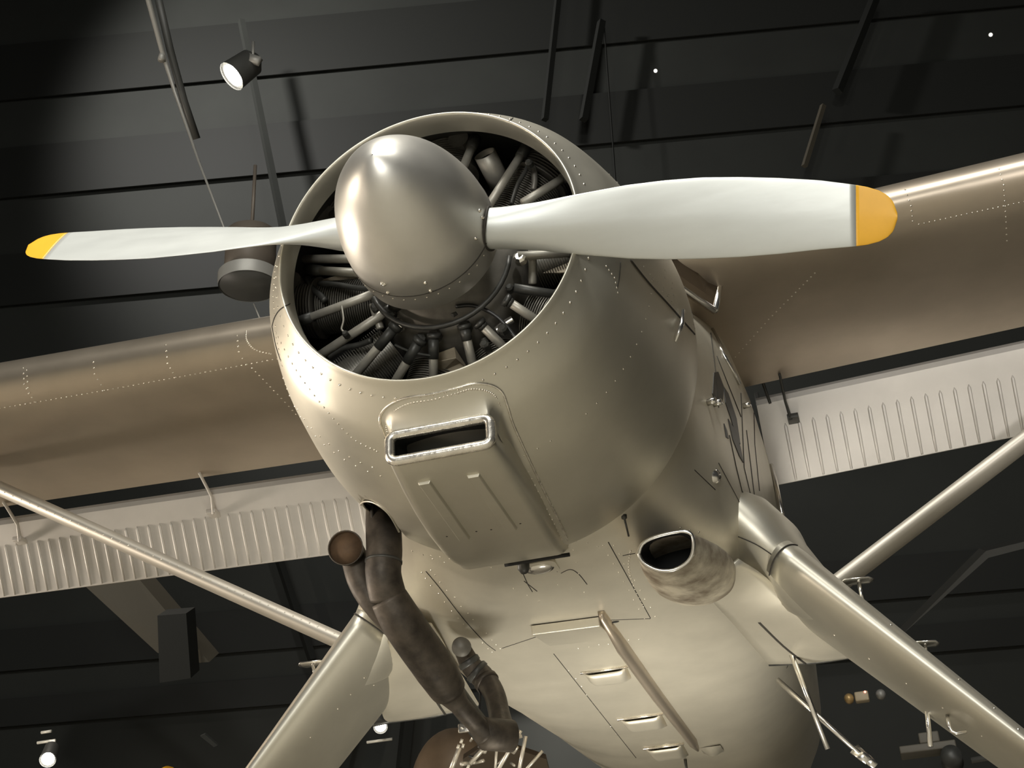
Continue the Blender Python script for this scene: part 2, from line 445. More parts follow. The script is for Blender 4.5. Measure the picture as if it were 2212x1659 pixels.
for (u, v, r) in ((811, 661, .017), (1046, 742, .014), (1085, 708, .015), (1142, 350, .012), (1122, 555, .020), (980, 674, .016), (1100, 620, .012), (745, 720, .010), (842, 672, .022), (858, 700, .020), (905, 732, .020), (938, 722, .02), (1003, 704, .02), (1040, 698, .012)):
    q = yz(u, v, .20); mb = MB(); mb.tube([q + Vector((0, .02, 0)), q, q - Vector((0, .006, 0))], [r, r, r * .6], 8)
    eb(mb, 'fitting', STEEL if (u * 7) % 3 == 0 else TUBED, smooth=False)
# dark curved pipe round the case
mb = MB(); mb.tube([(.215 * math.cos(a), .17, .215 * math.sin(a)) for a in [math.radians(200 + 8 * i) for i in range(20)]], .008, 8); eb(mb, 'ignition_harness', TUBED)

# ---- carburettor air scoop under the cowling ------------------------
def rrect(x0, x1, z0, z1, y, rad, n=6):
    out = []
    for cx, cz, a0 in ((x1 - rad, z1 - rad, 0), (x0 + rad, z1 - rad, PI / 2), (x0 + rad, z0 + rad, PI), (x1 - rad, z0 + rad, 1.5 * PI)):
        for i in range(n + 1):
            a = a0 + PI / 2 * i / n; out.append(Vector((cx + rad * math.cos(a), y, cz + rad * math.sin(a))))
    return out
SCP = [(.150, -.160, .135, -.628, -.535, .024), (.17, -.166, .140, -.634, -.515, .030), (.22, -.172, .146, -.643, -.49, .036), (.32, -.182, .154, -.655, -.48, .036), (.45, -.192, .158, -.667, -.48, .034),
       (.60, -.202, .158, -.673, -.48, .034), (.75, -.212, .154, -.668, -.48, .036), (.86, -.220, .148, -.655, -.48, .04), (.95, -.228, .142, -.632, -.48, .04), (1.0, -.234, .138, -.622, -.48, .04), (1.02, -.236, .136, -.600, -.48, .04)]
rings = [rrect(a, b, c, d, y, r) for (y, a, b, c, d, r) in SCP]
mb = MB(); inn = [rrect(-.148, .123, -.612, -.548, .152, .016), rrect(-.14, .115, -.60, -.53, .30, .016), rrect(-.13, .105, -.57, -.50, .5, .016)]
mb.loft(rings, True, False, True)
scoop = lab(mb.build('air_scoop', SKIN, air, sharp=60), 'bulged air intake scoop')
scoop_bv = bvh_of(scoop)
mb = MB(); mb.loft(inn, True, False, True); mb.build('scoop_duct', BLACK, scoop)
mb = MB(); lipr = rrect(-.156, .131, -.621, -.542, .150, .021)
mb.tube(lipr + [lipr[0], lipr[1]], [.0145] * (len(lipr) + 2), 12, cap=False, side=(0, 1, 0)); mb.build('scoop_lip', LIP, scoop)
rv = MB()
for i in range(8):
    x = -.14 + .255 * i / 7
    rv.dome((x, .139, -.541), (0, -1, .2), .004); rv.dome((x, .139, -.622), (0, -1, -.2), .004)
rv.build('lip_screws', TUBED, scoop)
for (u0, v0, u1, v1) in ((916, 1040, 1003, 1162), (1022, 1025, 1105, 1142)):
    a = cast(u0, v0, scoop_bv); b = cast(u1, v1, scoop_bv)
    if a and b:
        mb = MB(); n = 14; rgs = []
        for i in range(n + 1):
            h = cast(u0 + (u1 - u0) * i / n, v0 + (v1 - v0) * i / n, scoop_bv)
            if not h: continue
            c = h[0]; hh = .009
            rgs.append([c + Vector((-.019, 0, .001)), c + Vector((-.015, 0, -hh)), c + Vector((.015, 0, -hh)), c + Vector((.019, 0, .001))])
        mb.loft(rgs, True, True, True); mb.build('stiffener_rib', SKIN, scoop, smooth=False, bevel=.002)
rv = MB()
for (u, v) in ((965, 1159), (1029, 1148), (1061, 1144), (1124, 1131)):
    h = cast(u, v, scoop_bv)
    if h: rv.dome(h[0], h[1], .004, .001)
rv.build('drain_holes', SEAM, scoop)
# flange edge with rivets on the cowling
fl = smooth_px([(833, 945), (822, 915), (824, 893), (845, 872), (880, 858), (930, 851), (985, 838), (1025, 828), (1062, 832), (1085, 848), (1097, 880), (1108, 915), (1135, 975), (1175, 1060), (1210, 1130), (1226, 1165)])
mb = MB()
run = []
for u, v in dense(fl, 8):
    h = cast(u, v, cowl_bv)
    if h: run.append(h[0] + h[1] * .002)
if len(run) > 2: mb.tube(run, .0035, 8)
flange = mb.build('scoop_flange', LIP, scoop)
def on_cowl(q, lift=.002):                    # drop a point radially onto the cowling skin
    r = math.hypot(q.x, q.z); y = q.y; pr = [(a, b) for a, b in cowl_prof[:14]][::-1]
    rr = interp(y, pr); return Vector((q.x / r * (rr + lift), y, q.z / r * (rr + lift)))
mb = MB(); rows = []
FL = [h[0] + h[1] * .001 for h in (cast(u, v, cowl_bv) for u, v in dense(fl, 8)) if h]
for q in FL:
    # nearest goal on the scoop: lip edge in front, side wall further aft
    if q.y < .16 or q.x < .10: g = Vector((max(-.150, min(.128, q.x)), .150, -.541 if q.x > -.172 else -.56)); push = .030
    else: g = Vector((.146, max(.19, q.y), -.585 - .03 * min(1, q.y))); push = .018
    row = []
    for k in range(9):
        t = k / 8; w = q.lerp(g, t); m_ = on_cowl(w); e_ = t ** 2.2
        row.append(m_.lerp(w, e_) if m_.length < w.length else w)
    row[-1] = g; rows.append(row)
mb.loft(rows, False); mb.build('scoop_fairing', SKIN, scoop)
rv = MB(); inner = [(u + (965 - u) * .10, v + 13) if v < 950 else (u - 13, v + 2) for u, v in fl]
rivet_px(rv, inner, cowl_bv, 16, .0046); rv.build('flange_rivets', RIVET, flange)

# ---- fuselage -------------------------------------------------------
def fsec(y, w, zt, zb, nt, nb, zc=0, N=72, shift=0):
    out = []
    for j in range(N):
        a = 2 * PI * j / N; c, s = math.cos(a), math.sin(a); n = nt if s > 0 else nb
        hz = (zt - zc) if s > 0 else (zc - zb)
        out.append((shift + w * math.copysign(abs(c) ** (2 / n), c), y, zc + hz * math.copysign(abs(s) ** (2 / n), s)))
    return out
FS = [(.93, .575, .575, -.575, 2.1, 2.1, 0), (1.0, .595, .59, -.592, 2.15, 2.2, 0), (1.12, .615, .61, -.610, 2.3, 2.5, 0), (1.3, .645, .63, -.620, 2.5, 3.1, 0), (1.5, .665, .66, -.626, 2.7, 4.2, 0),
      (1.7, .685, .74, -.63, 3.0, 5.0, .0), (2.0, .70, .86, -.632, 3.6, 5.5, 0), (2.4, .712, .88, -.634, 4, 5.0, 0), (3.0, .715, .88, -.634, 4, 3.6, 0), (3.6, .71, .85, -.632, 4, 2.9, 0), (4.4, .70, .80, -.62, 3.4, 2.6, .02),
      (5.5, .64, .70, -.58, 2.8, 2.4, .05), (7.0, .45, .58, -.36, 2.2, 2.1, .1), (8.2, .15, .4, .0, 2, 2, .2)]
mb = MB()
rows = []
for (a, b) in zip(FS[:-1], FS[1:]):
    for k in range(4): rows.append([a[i] + (b[i] - a[i]) * k / 4 for i in range(7)])
rows.append(list(FS[-1]))
mb.loft([fsec(r[0], r[1], r[2], r[3], r[4], r[5], r[6]) for r in rows], True, True, True)
fus = mb.build('fuselage', BELLY, air)
fbv = bvh_of(fus)
# panel seams and rivets on the belly
sm = MB()
for px in ([(1314, 1171), (1405, 1335)], [(1196, 1452 - 40), (1374, 1637)], smooth_px([(920, 1234), (950, 1270), (1000, 1335), (1045, 1385), (1070, 1405)]), [(1299, 1340), (1405, 1336)], [(1500, 1015), (1545, 1058)],
           [(1118, 1212), (1140, 1262), (1150, 1278)], [(1180, 1200), (1204, 1235)], [(1132, 1255), (1160, 1277)], smooth_px([(1212, 1238), (1232, 1230), (1250, 1240), (1268, 1262)]), [(1560, 1322), (1690, 1318)],
           [(1085, 1400), (1175, 1370)], [(1552, 1000), (1600, 1090)], [(1345, 1200), (1372, 1195)]):
    seam(sm, px, fbv, .0018)
sm.build('belly_seams', SEAM, fus)
rv = MB()
for px in ([(1303, 1180), (1392, 1335)], [(1326, 1178), (1415, 1332)], [(1060, 1225), (930, 1200)], [(890, 1190), (960, 1215), (1010, 1215)], smooth_px([(912, 1238), (990, 1335), (1062, 1408)]), smooth_px([(932, 1232), (1010, 1325), (1080, 1400)]), [(1205, 1150), (1240, 1190), (1250, 1240)],
           [(1245, 1170), (1290, 1180)], [(1110, 1270), (1165, 1300)], [(1205, 1262), (1262, 1280)], [(1230, 1450), (1330, 1585)], [(1250, 1400), (1380, 1380)]):
    rivet_px(rv, px, fbv, 21, .0035, 1.5)
rv.build('belly_rivets', RIVET, fus)
# recessed landing light behind the scoop
def disc_on(u, v, bv, rx, ry, ang, depth, name, M, parent, k=28, rim=None):
    h = cast(u, v, bv); n = h[1]; a = Vector((1, 0, 0)); a = (a - n * a.dot(n)).normalized(); b = n.cross(a)
    ca, sa = math.cos(ang), math.sin(ang); A = a * ca + b * sa; B = -a * sa + b * ca
    mb = MB(); rings = []
    for t, dz in ((1, .002), (.9, .002 + depth), (.7, .002 + depth * 1.7), (.4, .002 + depth * 2.1), (.02, .002 + depth * 2.2)):
        rings.append([h[0] + A * rx * t * math.cos(2 * PI * j / k) + B * ry * t * math.sin(2 * PI * j / k) + n * dz for j in range(k)])
    mb.loft(rings, True); o = mb.build(name, M, parent)
    if rim:
        r2 = MB(); r2.tube([h[0] + A * rx * 1.02 * math.cos(2 * PI * j / k) + B * ry * 1.02 * math.sin(2 * PI * j / k) + n * .002 for j in range(k + 1)], .003, 6, cap=False); r2.build('rim', rim, o)
    return o
# belly lamp plate
h = cast(1166, 1226, fbv)
if h:
    mb = MB(); c = h[0]
    mb.loft([rrect(-.062, .062, -.048, .048, 0, .02)], True)
    mb = MB(); P0 = rrect(-.060, .060, -.055, .055, 0, .025); P1 = [(c + Vector((q.x, q.z, -.004))) for q in P0]; P2 = [(c + Vector((q.x, q.z, .004))) for q in P0]
    mb.loft([P1, P2], True, True, True); mb.build('lamp_plate', BELLY, fus, smooth=False)
    o = disc_on(1166, 1226, fbv, .045, .034, .1, .006, 'landing_lamp', STEEL, fus, rim=SEAM); lab(o, 'oval glass lamp in the belly')
h = cast(1130, 1210, fbv)
if h:
    mb = MB(); mb.tube([h[0] + Vector((0, 0, .02)), h[0] + Vector((0, 0, -.03)), h[0] + Vector((0, .01, -.04))], [.02, .02, .012], 12); mb.build('drain_fitting', TUBED, fus)
mb = MB()
P = [atz(u, v, -.628) for u, v in dense([(1075, 1211), (1140, 1205), (1212, 1180)], 14)]
mb.tube([(q.x, 1.035, -.612) for q in P], .007, 8); mb.build('cowl_gap', BLACK, fus)

# cowling flap exit duct under the belly (mottled)
A0 = cast(1438, 1195, fbv)[0]
mb = MB(); rings = []
mo = [(1380, 1196), (1388, 1175), (1415, 1160), (1455, 1150), (1478, 1148), (1494, 1155), (1498, 1175), (1494, 1200), (1480, 1218), (1455, 1231), (1425, 1232), (1400, 1222), (1386, 1210)]
# mouth ring: lies in a plane tilted forward, below the skin
def mouthpt(u, v, off=0.):
    # plane through (.45,1.10,-.70) normal facing forward and down
    n = Vector((0, -.93, -.36)).normalized(); c = Vector((.46, 1.06, -.70)); d = ray(u, v)
    return CAM + d * ((c - CAM).dot(n) / d.dot(n)) + n * off
mo_s = smooth_px(mo + [mo[0]], 3)[:-1]
N = len(mo_s); ring0 = [mouthpt(u, v) for u, v in mo_s]; cen = sum(ring0, Vector()) / N
def scale_ring(r, k, dv): return [cen + (q - cen) * k + dv for q in r]
# outer body: from mouth, growing, then sinking into the belly
b1 = [cen + Vector(((q - cen).x * 1.16, (q - cen).y, (q - cen).z * 1.14)) + Vector((.004, .05, .0)) for q in ring0]
def bs(k, kz, dv): return [cen + Vector(((q - cen).x * k, (q - cen).y, (q - cen).z * kz)) + Vector(dv) for q in ring0]
b2, b3, b4, b5, b6 = bs(1.50, 1.22, (.022, .17, .010)), bs(1.66, 1.26, (.034, .32, .018)), bs(1.55, 1.15, (.034, .46, .034)), bs(1.10, .85, (.028, .57, .060)), bs(.2, .2, (.028, .63, .10))
mb.loft([ring0, b1, b2, b3, b4, b5, b6], True, False, True)
duct = lab(mb.build('oil_cooler_duct', MOTTLE, air, sub=1), 'mottled bulged duct with oval mouth')
dbv = bvh_of(duct)
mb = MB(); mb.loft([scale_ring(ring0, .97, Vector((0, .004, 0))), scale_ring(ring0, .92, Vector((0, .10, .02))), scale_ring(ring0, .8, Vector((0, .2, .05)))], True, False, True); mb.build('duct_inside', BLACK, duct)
mb = MB(); mb.tube(ring0 + [ring0[0]], .0065, 10, cap=False); mb.build('duct_lip', STEEL, duct)
mb = MB(); hh = [cast(u, v, dbv) for u, v in dense([(1447, 1316), (1465, 1322), (1488, 1314)], 8)]; hh = [q[0] + q[1] * .001 for q in hh if q]
if len(hh) > 2: mb.tube(hh, [.001] + [.008] * (len(hh) - 2) + [.001], 10); mb.build('drain_slot', BLACK, duct)
rv = MB(); rivet_px(rv, smooth_px([(1362, 1190), (1358, 1225), (1368, 1265), (1390, 1310)]), fbv, 16, .0045); rivet_px(rv, [(1470, 1140), (1510, 1150), (1535, 1175), (1548, 1210)], fbv, 18, .0045); rv.build('duct_rivets', RIVET, duct)
# little holes and eyelets in the belly
for (u, v, rx, ry) in ((1626, 1310, .022, .009), (1328, 1343, .016, .007), (1700, 1440, .01, .004), (1110 + 17, 1558, .012, .010)):
    h = cast(u, v, fbv)
    if h: disc_on(u, v, fbv, rx, ry, 0, .0004, 'drain_hole', BLACK, fus)
# T shaped latch on the cowl edge
for (u, v, u2, v2) in ((1348, 1116, 1358, 1158),):
    a, b = cast(u, v, fbv), cast(u2, v2, fbv)
    mb = MB(); mb.tube([a[0], b[0]], .0035, 6); mb.dome(a[0], a[1], .012, .01, 6); mb.build('cowl_latch', TUBED, fus)
# bright tear-drop fitting on the port corner
h = cast(1545, 1030, fbv)
if h:
    mb = MB(); c = h[0]; n = h[1]
    mb.dome(c, n, .026, .018, 16); mb.tube([c + n * .01 + Vector((0, 0, .01)), c + n * .006 + Vector((0, 0, .035))], [.012, .002], 8)
    o = mb.build('teardrop_fitting', STEEL, fus)
    mb = MB(); mb.dome(c + n * .017, n, .007, .004, 10); mb.build('socket', SEAM, o)
# ventral camera-ladder fairing: raised plate, long ridge, three hooded steps
TZ = -.632
tray = empty('ventral_fairing', (0, 2.5, TZ), air); lab(tray, 'raised ventral fairing with long ridge and hooded vents')
TO = Vector((0, 2.5, TZ))
def tb_(mbx, name, M, parent=tray, **k):
    for i, q in enumerate(mbx.v): mbx.v[i] = q - TO
    return mbx.build(name, M, parent, **k)
def bz(u, v, dz=0): return atz(u, v, TZ - dz)
fr = [(1149, 1352), (1296, 1333), (1312, 1380), (1172, 1398)]
mb = MB(); a = bz(1147, 1352); b = bz(1294, 1333); c = bz(1372, 1436); d = bz(1183, 1402)
a2 = Vector((a.x, a.y + .0, TZ - .034)); b2 = Vector((b.x, b.y, TZ - .034))
c = Vector((b.x + .0, b.y + .27, TZ)); d = Vector((a.x + .0, a.y + .25, TZ))
mb.add([a, b, b2, a2, c, d], [(0, 1, 2, 3), (3, 2, 4, 5), (0, 3, 5), (1, 4, 2)])
tb_(mb, 'front_hood', BELLY, smooth=False, bevel=.004)
rp = [bz(1300, 1340, .03), bz(1345, 1412, .035), bz(1420, 1515, .035), bz(1497, 1615, .035), bz(1508, 1626, .02)]
mb = MB(); rgs = []
for i, q in enumerate(rp):
    w = [.012, .026, .026, .022, .008][i]; hgt = [.035, .045, .045, .04, .02][i]
    rgs.append([Vector((q.x + w * math.cos(t), q.y, TZ + .004 - hgt * abs(math.sin(t)) ** .8)) for t in [PI * k / 10 for k in range(11)]])
mb.loft(rgs, True, True, True); lab(tb_(mb, 'ridge', WINGM), 'darker long rounded ridge')
for (u0, v0, u1, v1, ln) in ((1259, 1453, 1352, 1437, .17), (1338, 1553, 1428, 1540, .22), (1393, 1617, 1473, 1605, .25)):
    a = bz(u0, v0); b = bz(u1, v1); rgs = []
    x0, x1 = a.x, b.x; y0 = (a.y + b.y) / 2
    for k in range(9):
        t = k / 8; hgt = .040 * math.sin(PI * min(1, .12 + .88 * t)) ** .7 if t < 1 else .0
        ins = .012 * t
        rgs.append([Vector((x0 + ins + (x1 - x0 - 2 * ins) * s, y0 + ln * t, TZ + .002 - hgt * (1 - (2 * s - 1) ** 8))) for s in [j / 14 for j in range(15)]])
    mb = MB(); mb.loft(rgs, False); v = tb_(mb, 'hooded_vent', BELLY, solid=.003)
    mb = MB(); mb.tube([Vector((x0 - .008, y0, TZ - .004)) - TO, Vector((x1 + .008, y0, TZ - .004)) - TO], .006, 8)
    mb.build('hinge', LIP, v)
mb = MB(); q = bz(1538, 1620); rgs = []
for k in range(7):
    t = k / 6; rgs.append([Vector((q.x - .05 + .1 * s, q.y - .06 + .14 * t, TZ + .002 - .03 * math.sin(PI * t) * math.sin(PI * s))) for s in [j / 8 for j in range(9)]])
mb.loft(rgs, False); tb_(mb, 'small_vent', BELLY)
mb = MB(); q = bz(1480, 1640); mb.tube([q, q + Vector((0, .02, -.10))], [.008, .004], 8); tb_(mb, 'drain_mast', TUBED)

# ---- port side: door, window, markings ------------------------------
def side_x(y, z):
    h = fbv.ray_cast(Vector((2, y, z)), Vector((-1, 0, 0))); return h[0].x if h[0] else .68
def side_poly(pts, name, M, lift=.002, parent=fus, th=.004):
    f = [Vector((side_x(y, z) + lift, y, z)) for y, z in pts]; bk = [q - Vector((th + lift + .004, 0, 0)) for q in f]
    mb = MB(); mb.loft([f, bk], True, True, True); return mb.build(name, M, parent, smooth=False)
def side_line(pts, name, M, r=.003, parent=fus):
    P = dense(pts, .04); mb = MB(); mb.tube([Vector((side_x(y, z), y, z)) for y, z in P], r, 6); return mb.build(name, M, parent)
def px_side(px, name, M, lift=.003, parent=fus, th=.004, frame=None):
    hs = [cast(u, v, fbv) for u, v in px]; hs = [h for h in hs if h]
    if len(hs) < 3: return None
    f = [h[0] + Vector((lift, 0, 0)) for h in hs]; bk = [q - Vector((th + lift, 0, 0)) for q in f]
    mb = MB(); mb.loft([f, bk], True, True, True); o = mb.build(name, M, parent, smooth=False)
    if frame:
        m2 = MB(); m2.tube(f + [f[0]], frame, 8, cap=False); m2.build('window_frame', STEEL, o)
    return o
w = px_side([(1553, 634), (1577, 683), (1594, 829), (1562, 770), (1536, 712), (1541, 650)], 'door_window', GLASS, .006, frame=.008)
px_side([(1541, 805), (1550, 803), (1562, 835), (1560, 866), (1544, 868), (1538, 850)], 'number_marking', INK)
for ring in ([(1562, 835), (1572, 850), (1590, 905), (1598, 960), (1590, 950), (1578, 905), (1566, 870)], [(1572, 905), (1584, 925), (1598, 965), (1605, 1000), (1596, 985), (1582, 950)], [(1563, 915), (1569, 930), (1573, 948), (1568, 945)]):
    px_side(ring, 'number_marking', INK)
sm = MB()
for px in ([(1548, 770), (1600, 900)], [(1600, 850), (1607, 1010), (1626, 1090)], [(1575, 940), (1590, 1010), (1602, 1060), (1618, 1092)], [(1612, 930), (1630, 1080)], [(1535, 720), (1545, 800), (1552, 880)], [(1627, 850), (1630, 960), (1640, 1060)]):
    seam(sm, px, fbv, .003)
sm.build('side_seams', SEAM, fus)
for (u, v) in ((1605, 878), (1541, 873), (1528, 870)):
    h = cast(u, v, fbv)
    if h: mb = MB(); mb.tube([h[0], h[0] + Vector((.03, -.01, 0))], .012, 8); mb.build('step_stud', STEEL, fus)
mb = MB(); mb.tube([aty(1634, 850, 3.0), aty(1640, 890, 2.98), aty(1655, 960, 2.9), aty(1675, 1040, 2.8), aty(1690, 1112, 2.7)], .011, 10); lab(mb.build('grab_rail', STEEL, fus), 'bright vertical grab rail')
mb = MB(); mb.tube([aty(1611, 722, 2.6), aty(1635, 790, 2.65), aty(1664, 872, 2.7)], [.011, .007, .007], 10); mb.build('grab_rail', TUBED, fus)
# windshield corner panel
wsp = [(.66, 1.62, .52), (.70, 1.80, .80), (.60, 1.60, .86), (.45, 1.42, .66)]
mb = MB(); mb.loft([[Vector(q) for q in wsp], [Vector(q) + Vector((-.01, .012, -.01)) for q in wsp]], True, True, True); mb.build('windshield_corner', GLASS, fus, smooth=False)
mb = MB(); mb.tube([wsp[0], wsp[1], wsp[2], wsp[3], wsp[0]], .012, 8); mb.build('windshield_frame', STEEL, fus)

# ---- wings ----------------------------------------------------------
DIH = .0377
def wsec(x):
    pts = [(2.58, .642), (2.2, .640), (1.95, .644), (1.75, .655), (1.65, .670), (1.59, .695), (1.555, .725), (1.542, .76), (1.548, .80), (1.58, .845), (1.66, .885), (1.85, .925), (2.1, .945), (2.45, .93), (2.75, .885), (2.74, .875), (2.6, .86)]
    return [Vector((x, y, z + DIH * abs(x))) for y, z in smooth_px(pts, 3)[:]]
wbv = {}
for s in (-1, 1):
    mb = MB(); mb.loft([wsec(s * (.55 + 6.6 * k / 30)) for k in range(31)], True, True, True)
    wg = mb.build('wing', WINGM, air, sharp=50); lab(wg, 'starboard wing' if s < 0 else 'port wing'); wbv[s] = bvh_of(wg)
    rv = MB()
    def under(x, y):
        h = wbv[s].ray_cast(Vector((x, y, 0)), Vector((0, 0, 1))); return h
    for px in ([(50, 795), (52, 830), (75, 868)], [(57, 800), (62, 850)], [(202, 782), (204, 808), (226, 843)], [(358, 745), (362, 785), (380, 815)], [(512, 725), (516, 760), (532, 788)], [(0, 882), (200, 848), (400, 812), (600, 775)], smooth_px([(532, 715), (533, 735), (550, 755), (585, 765)]), [(545, 795), (600, 852), (640, 895)]) if s < 0 else \
        ([(1955, 410), (1968, 445), (1972, 478)], [(2158, 365), (2168, 400), (2173, 480), (2175, 520)], [(1985, 485), (2100, 460), (2212, 436)], [(1760, 590), (1660, 690), (1580, 780)]):
        rivet_px(rv, px, wbv[s], 11, .0042)
    rv.build('wing_rivets', RIVET, wg)
    # root fillet edge
    # flap: smooth nose then ribbed tail
    FT = Vector((0, 2.885, .278)); FN = (2.70, .600); FB = (2.748, .517)
    x0, x1 = .70, 7.0
    def fsx(x):
        z = DIH * abs(x)
        return [Vector((s * x, y, zz + z)) for y, zz in ((FT.y, FT.z), (2.815, .400), (FB[0], FB[1]), (2.715, .565), (2.697, .598), (2.700, .625), (2.722, .648), (2.76, .652), (2.80, .625), (2.85, .50), (FT.y + .006, FT.z))]
    mb = MB(); mb.loft([fsx(x0 + (x1 - x0) * k / 40) for k in range(41)], True, True, True)
    fp = mb.build('flap', FLAPM, wg, sharp=25); lab(fp, 'lowered flap with ribbed underside')
    rb = MB()
    n = 62
    for k in range(n):
        x = x0 + .11 + k * .0625
        z = DIH * x; A = Vector((s * x, FB[0] + .004, FB[1] - .008 + z)); B = Vector((s * x, FT.y - .002, FT.z + z + .004))
        rb.tube([A, A.lerp(B, .06), A.lerp(B, .5), B], [(.001, .001), (.008, .007), (.008, .007), (.006, .006)], 6, side=(1, 0, 0))
    o = rb.build('flap_ribs', FLAPM, fp)
    # hinge brackets
    for x in ((1.98, 3.06) if s < 0 else (.83, 3.1)):
        z = DIH * x; mb = MB()
        mb.tube([(s * x, 2.52, .64 + z), (s * x, 2.66, .57 + z), (s * (x + .01), 2.71, .50 + z)], [(.006, .012), (.006, .012), (.008, .02)], 8, side=(1, 0, 0))
        mb.box((s * (x + .02), 2.725, .51 + z), (.05, .07, .022)); mb.build('hinge_bracket', FLAPM if s < 0 else TUBED, wg, bevel=.004)
# struts
for s in (-1, 1):
    A = Vector((s * .78, 2.02, -.585)); B = Vector((s * 2.95, 2.12, .70)); d = (B - A)
    mb = MB(); N = 16
    path = [A + d * (i / N) for i in range(N + 1)]; mb.tube(path, [(.033, .064)] * (N + 1), 20, side=(d.cross(Vector((0, 1, 0))).normalized()))
    st = mb.build('wing_strut', STRUTM, air); lab(st, 'starboard wing strut' if s < 0 else 'port wing strut')
    rv = MB(); sb = bvh_of(st)
    if s < 0: rivet_px(rv, [(10, 1064), (740, 1376)], sb, 19, .0034)
    nrm = d.cross(Vector((0, 1, 0))).normalized()
    rv.build('strut_rivets', RIVET, st) if rv.v else None

# ---- landing gear legs ----------------------------------------------
for s in (-1, 1):
    mb = MB()
    GY = 1.8
    HS = []
    for sd, of, ra, rb, yy in ((.58, .25, .130, .36, 1.84), (.70, .285, .147, .345, 1.83), (.80, .28, .148, .325, 1.82), (.855, .275, .130, .306, 1.80), (.885, .277, .106, .300, 1.80), (.90, .290, .095, .25, 1.88), (.93, .305, .082, .18, 1.97), (.99, .32, .068, .15, 2.0), (1.05, .335, .045, .10, 2.02)):
        HS.append((.788 * of + .615 * sd, .615 * of - .788 * sd, ra, rb, yy))
    path = [Vector((s * a, e, b)) for a, b, c, d, e in HS]
    mb.tube(path, [(c, d) for a, b, c, d, e in HS], 56, side=(s * .788, 0, .615))
    horn = mb.build('gear_fairing', SKIN, air); lab(horn, 'curved fairing at the leg root')
    L0, L1 = Vector((s * .7525, GY, -.518)), Vector((s * 1.77, GY, -1.66))
    path = [L0.lerp(L1, k / 24) for k in range(25)]
    mb = MB(); rs = []
    for k in range(25):
        t = k / 24; rs.append((.096 - .062 * t, .298 - .06 * t))
    SD = Vector((s * .788, 0, .615))
    mb.tube(path, rs, 48, side=SD)
    leg = mb.build('landing_gear_leg', SKIN, air); lab(leg, 'thick tapered landing gear leg'); lb = bvh_of(leg); hb = bvh_of(horn)
    mb = MB(); q = path[0] + (path[1] - path[0]) * .3; b = Vector((0, 1, 0))
    mb.tube([q + SD * .0965 * math.cos(t) + b * .2985 * math.sin(t) for t in [2 * PI * k / 64 for k in range(65)]], .0025, 6, cap=False); mb.build('leg_seam', SEAM, leg)
    rv = MB()
    dots = [(1731, 1324), (1802, 1372), (1877, 1423), (1957, 1476), (1925, 1350), (2072, 1468), (2148, 1530), (2036, 1529), (2120, 1590), (2200, 1575)] if s > 0 else [(787, 1464), (730, 1531), (758, 1500), (671, 1593), (808, 1480), (640, 1500)]
    for u, v in dots:
        h = cast(u, v, lb)
        if h: rv.dome(h[0], h[1], .0045)
    rv.build('leg_rivets', RIVET, leg)
    # aft web panel between leg and belly
    I_ = [(.48, 1.45, -.622), (.50, 1.65, -.627), (.53, 1.85, -.631), (.56, 2.1, -.634), (.60, 2.42, -.645)]
    O_ = [(.62, 1.50, -.54), (.70, 1.62, -.585), (.80, 1.82, -.675), (.90, 2.08, -.725), (.98, 2.38, -.672)]
    rows = []
    for a, b in zip(smooth_px3(I_), smooth_px3(O_)):
        a = Vector((s * a[0], a[1], a[2])); b = Vector((s * b[0], b[1], b[2])); rows.append([a.lerp(b, t / 8) + Vector((0, 0, -.010 * math.sin(PI * t / 8))) for t in range(9)])
    mb = MB(); mb.loft(rows, False); mb.build('gear_web_panel', BELLY, leg, solid=.012)
    P = [rows[-1][0], rows[-1][4], rows[-1][8]]
    mb = MB(); mb.tube(P + [P[2] + Vector((s * .05, -.05, -.02))], .011, 8); mb.build('web_edge', TUBED, leg)
    mb = MB(); mb.tube([r[int(3 + 0)] + Vector((0, 0, -.006)) for r in rows[8:]], .005, 8); mb.build('web_gap', SEAM, leg)
    # foot steps on the leg
    for (pa, pb, sa, sb_) in ((((1815, 1259), (1888, 1252), (1855, 1256), (1864, 1300)), ((1972, 1392), (2030, 1390), (1997, 1394), (2003, 1418))) if s > 0 else (((646, 1438), (706, 1431), (676, 1437), (684, 1476)),)):
        yy = GY - .12; A_, B_, S0, S1 = (aty(*q, yy) for q in (pa, pb, sa, sb_))
        mb = MB(); mb.tube([S0, S1], .007, 8)
        mb.tube([A_, A_.lerp(B_, .15), A_.lerp(B_, .85), B_], [(.003, .008), (.006, .034), (.006, .036), (.003, .01)], 16, side=(0, 0, 1))
        lab(mb.build('foot_step', STEEL, leg), 'small bright foot plate on a stem')
    if s > 0:
        h0 = cast(2046, 1545, lb)
        if h0:
            yy = h0[0].y - .03; mb = MB(); mb.tube([h0[0]] + [aty(u, v, yy) for u, v in ((2048, 1556), (2051, 1570), (2056, 1580), (2066, 1584), (2088, 1580))], .006, 10); mb.build('tie_handle', STEEL, leg)
        mb = MB(); mb.tube([aty(1998, 1500, 1.85), aty(2004, 1550, 1.85), aty(2010, 1613, 1.85)], [.008, .008, .0095], 10); mb.build('step_peg', STEEL, leg)
sm = MB(); seam(sm, smooth_px([(1592, 1085), (1588, 1150), (1578, 1200), (1578, 1250), (1592, 1290)]), hb, .003); seam(sm, smooth_px([(1592, 1158), (1640, 1180), (1700, 1222)]), hb, .0022); sm.build('fairing_seam', SEAM, horn)
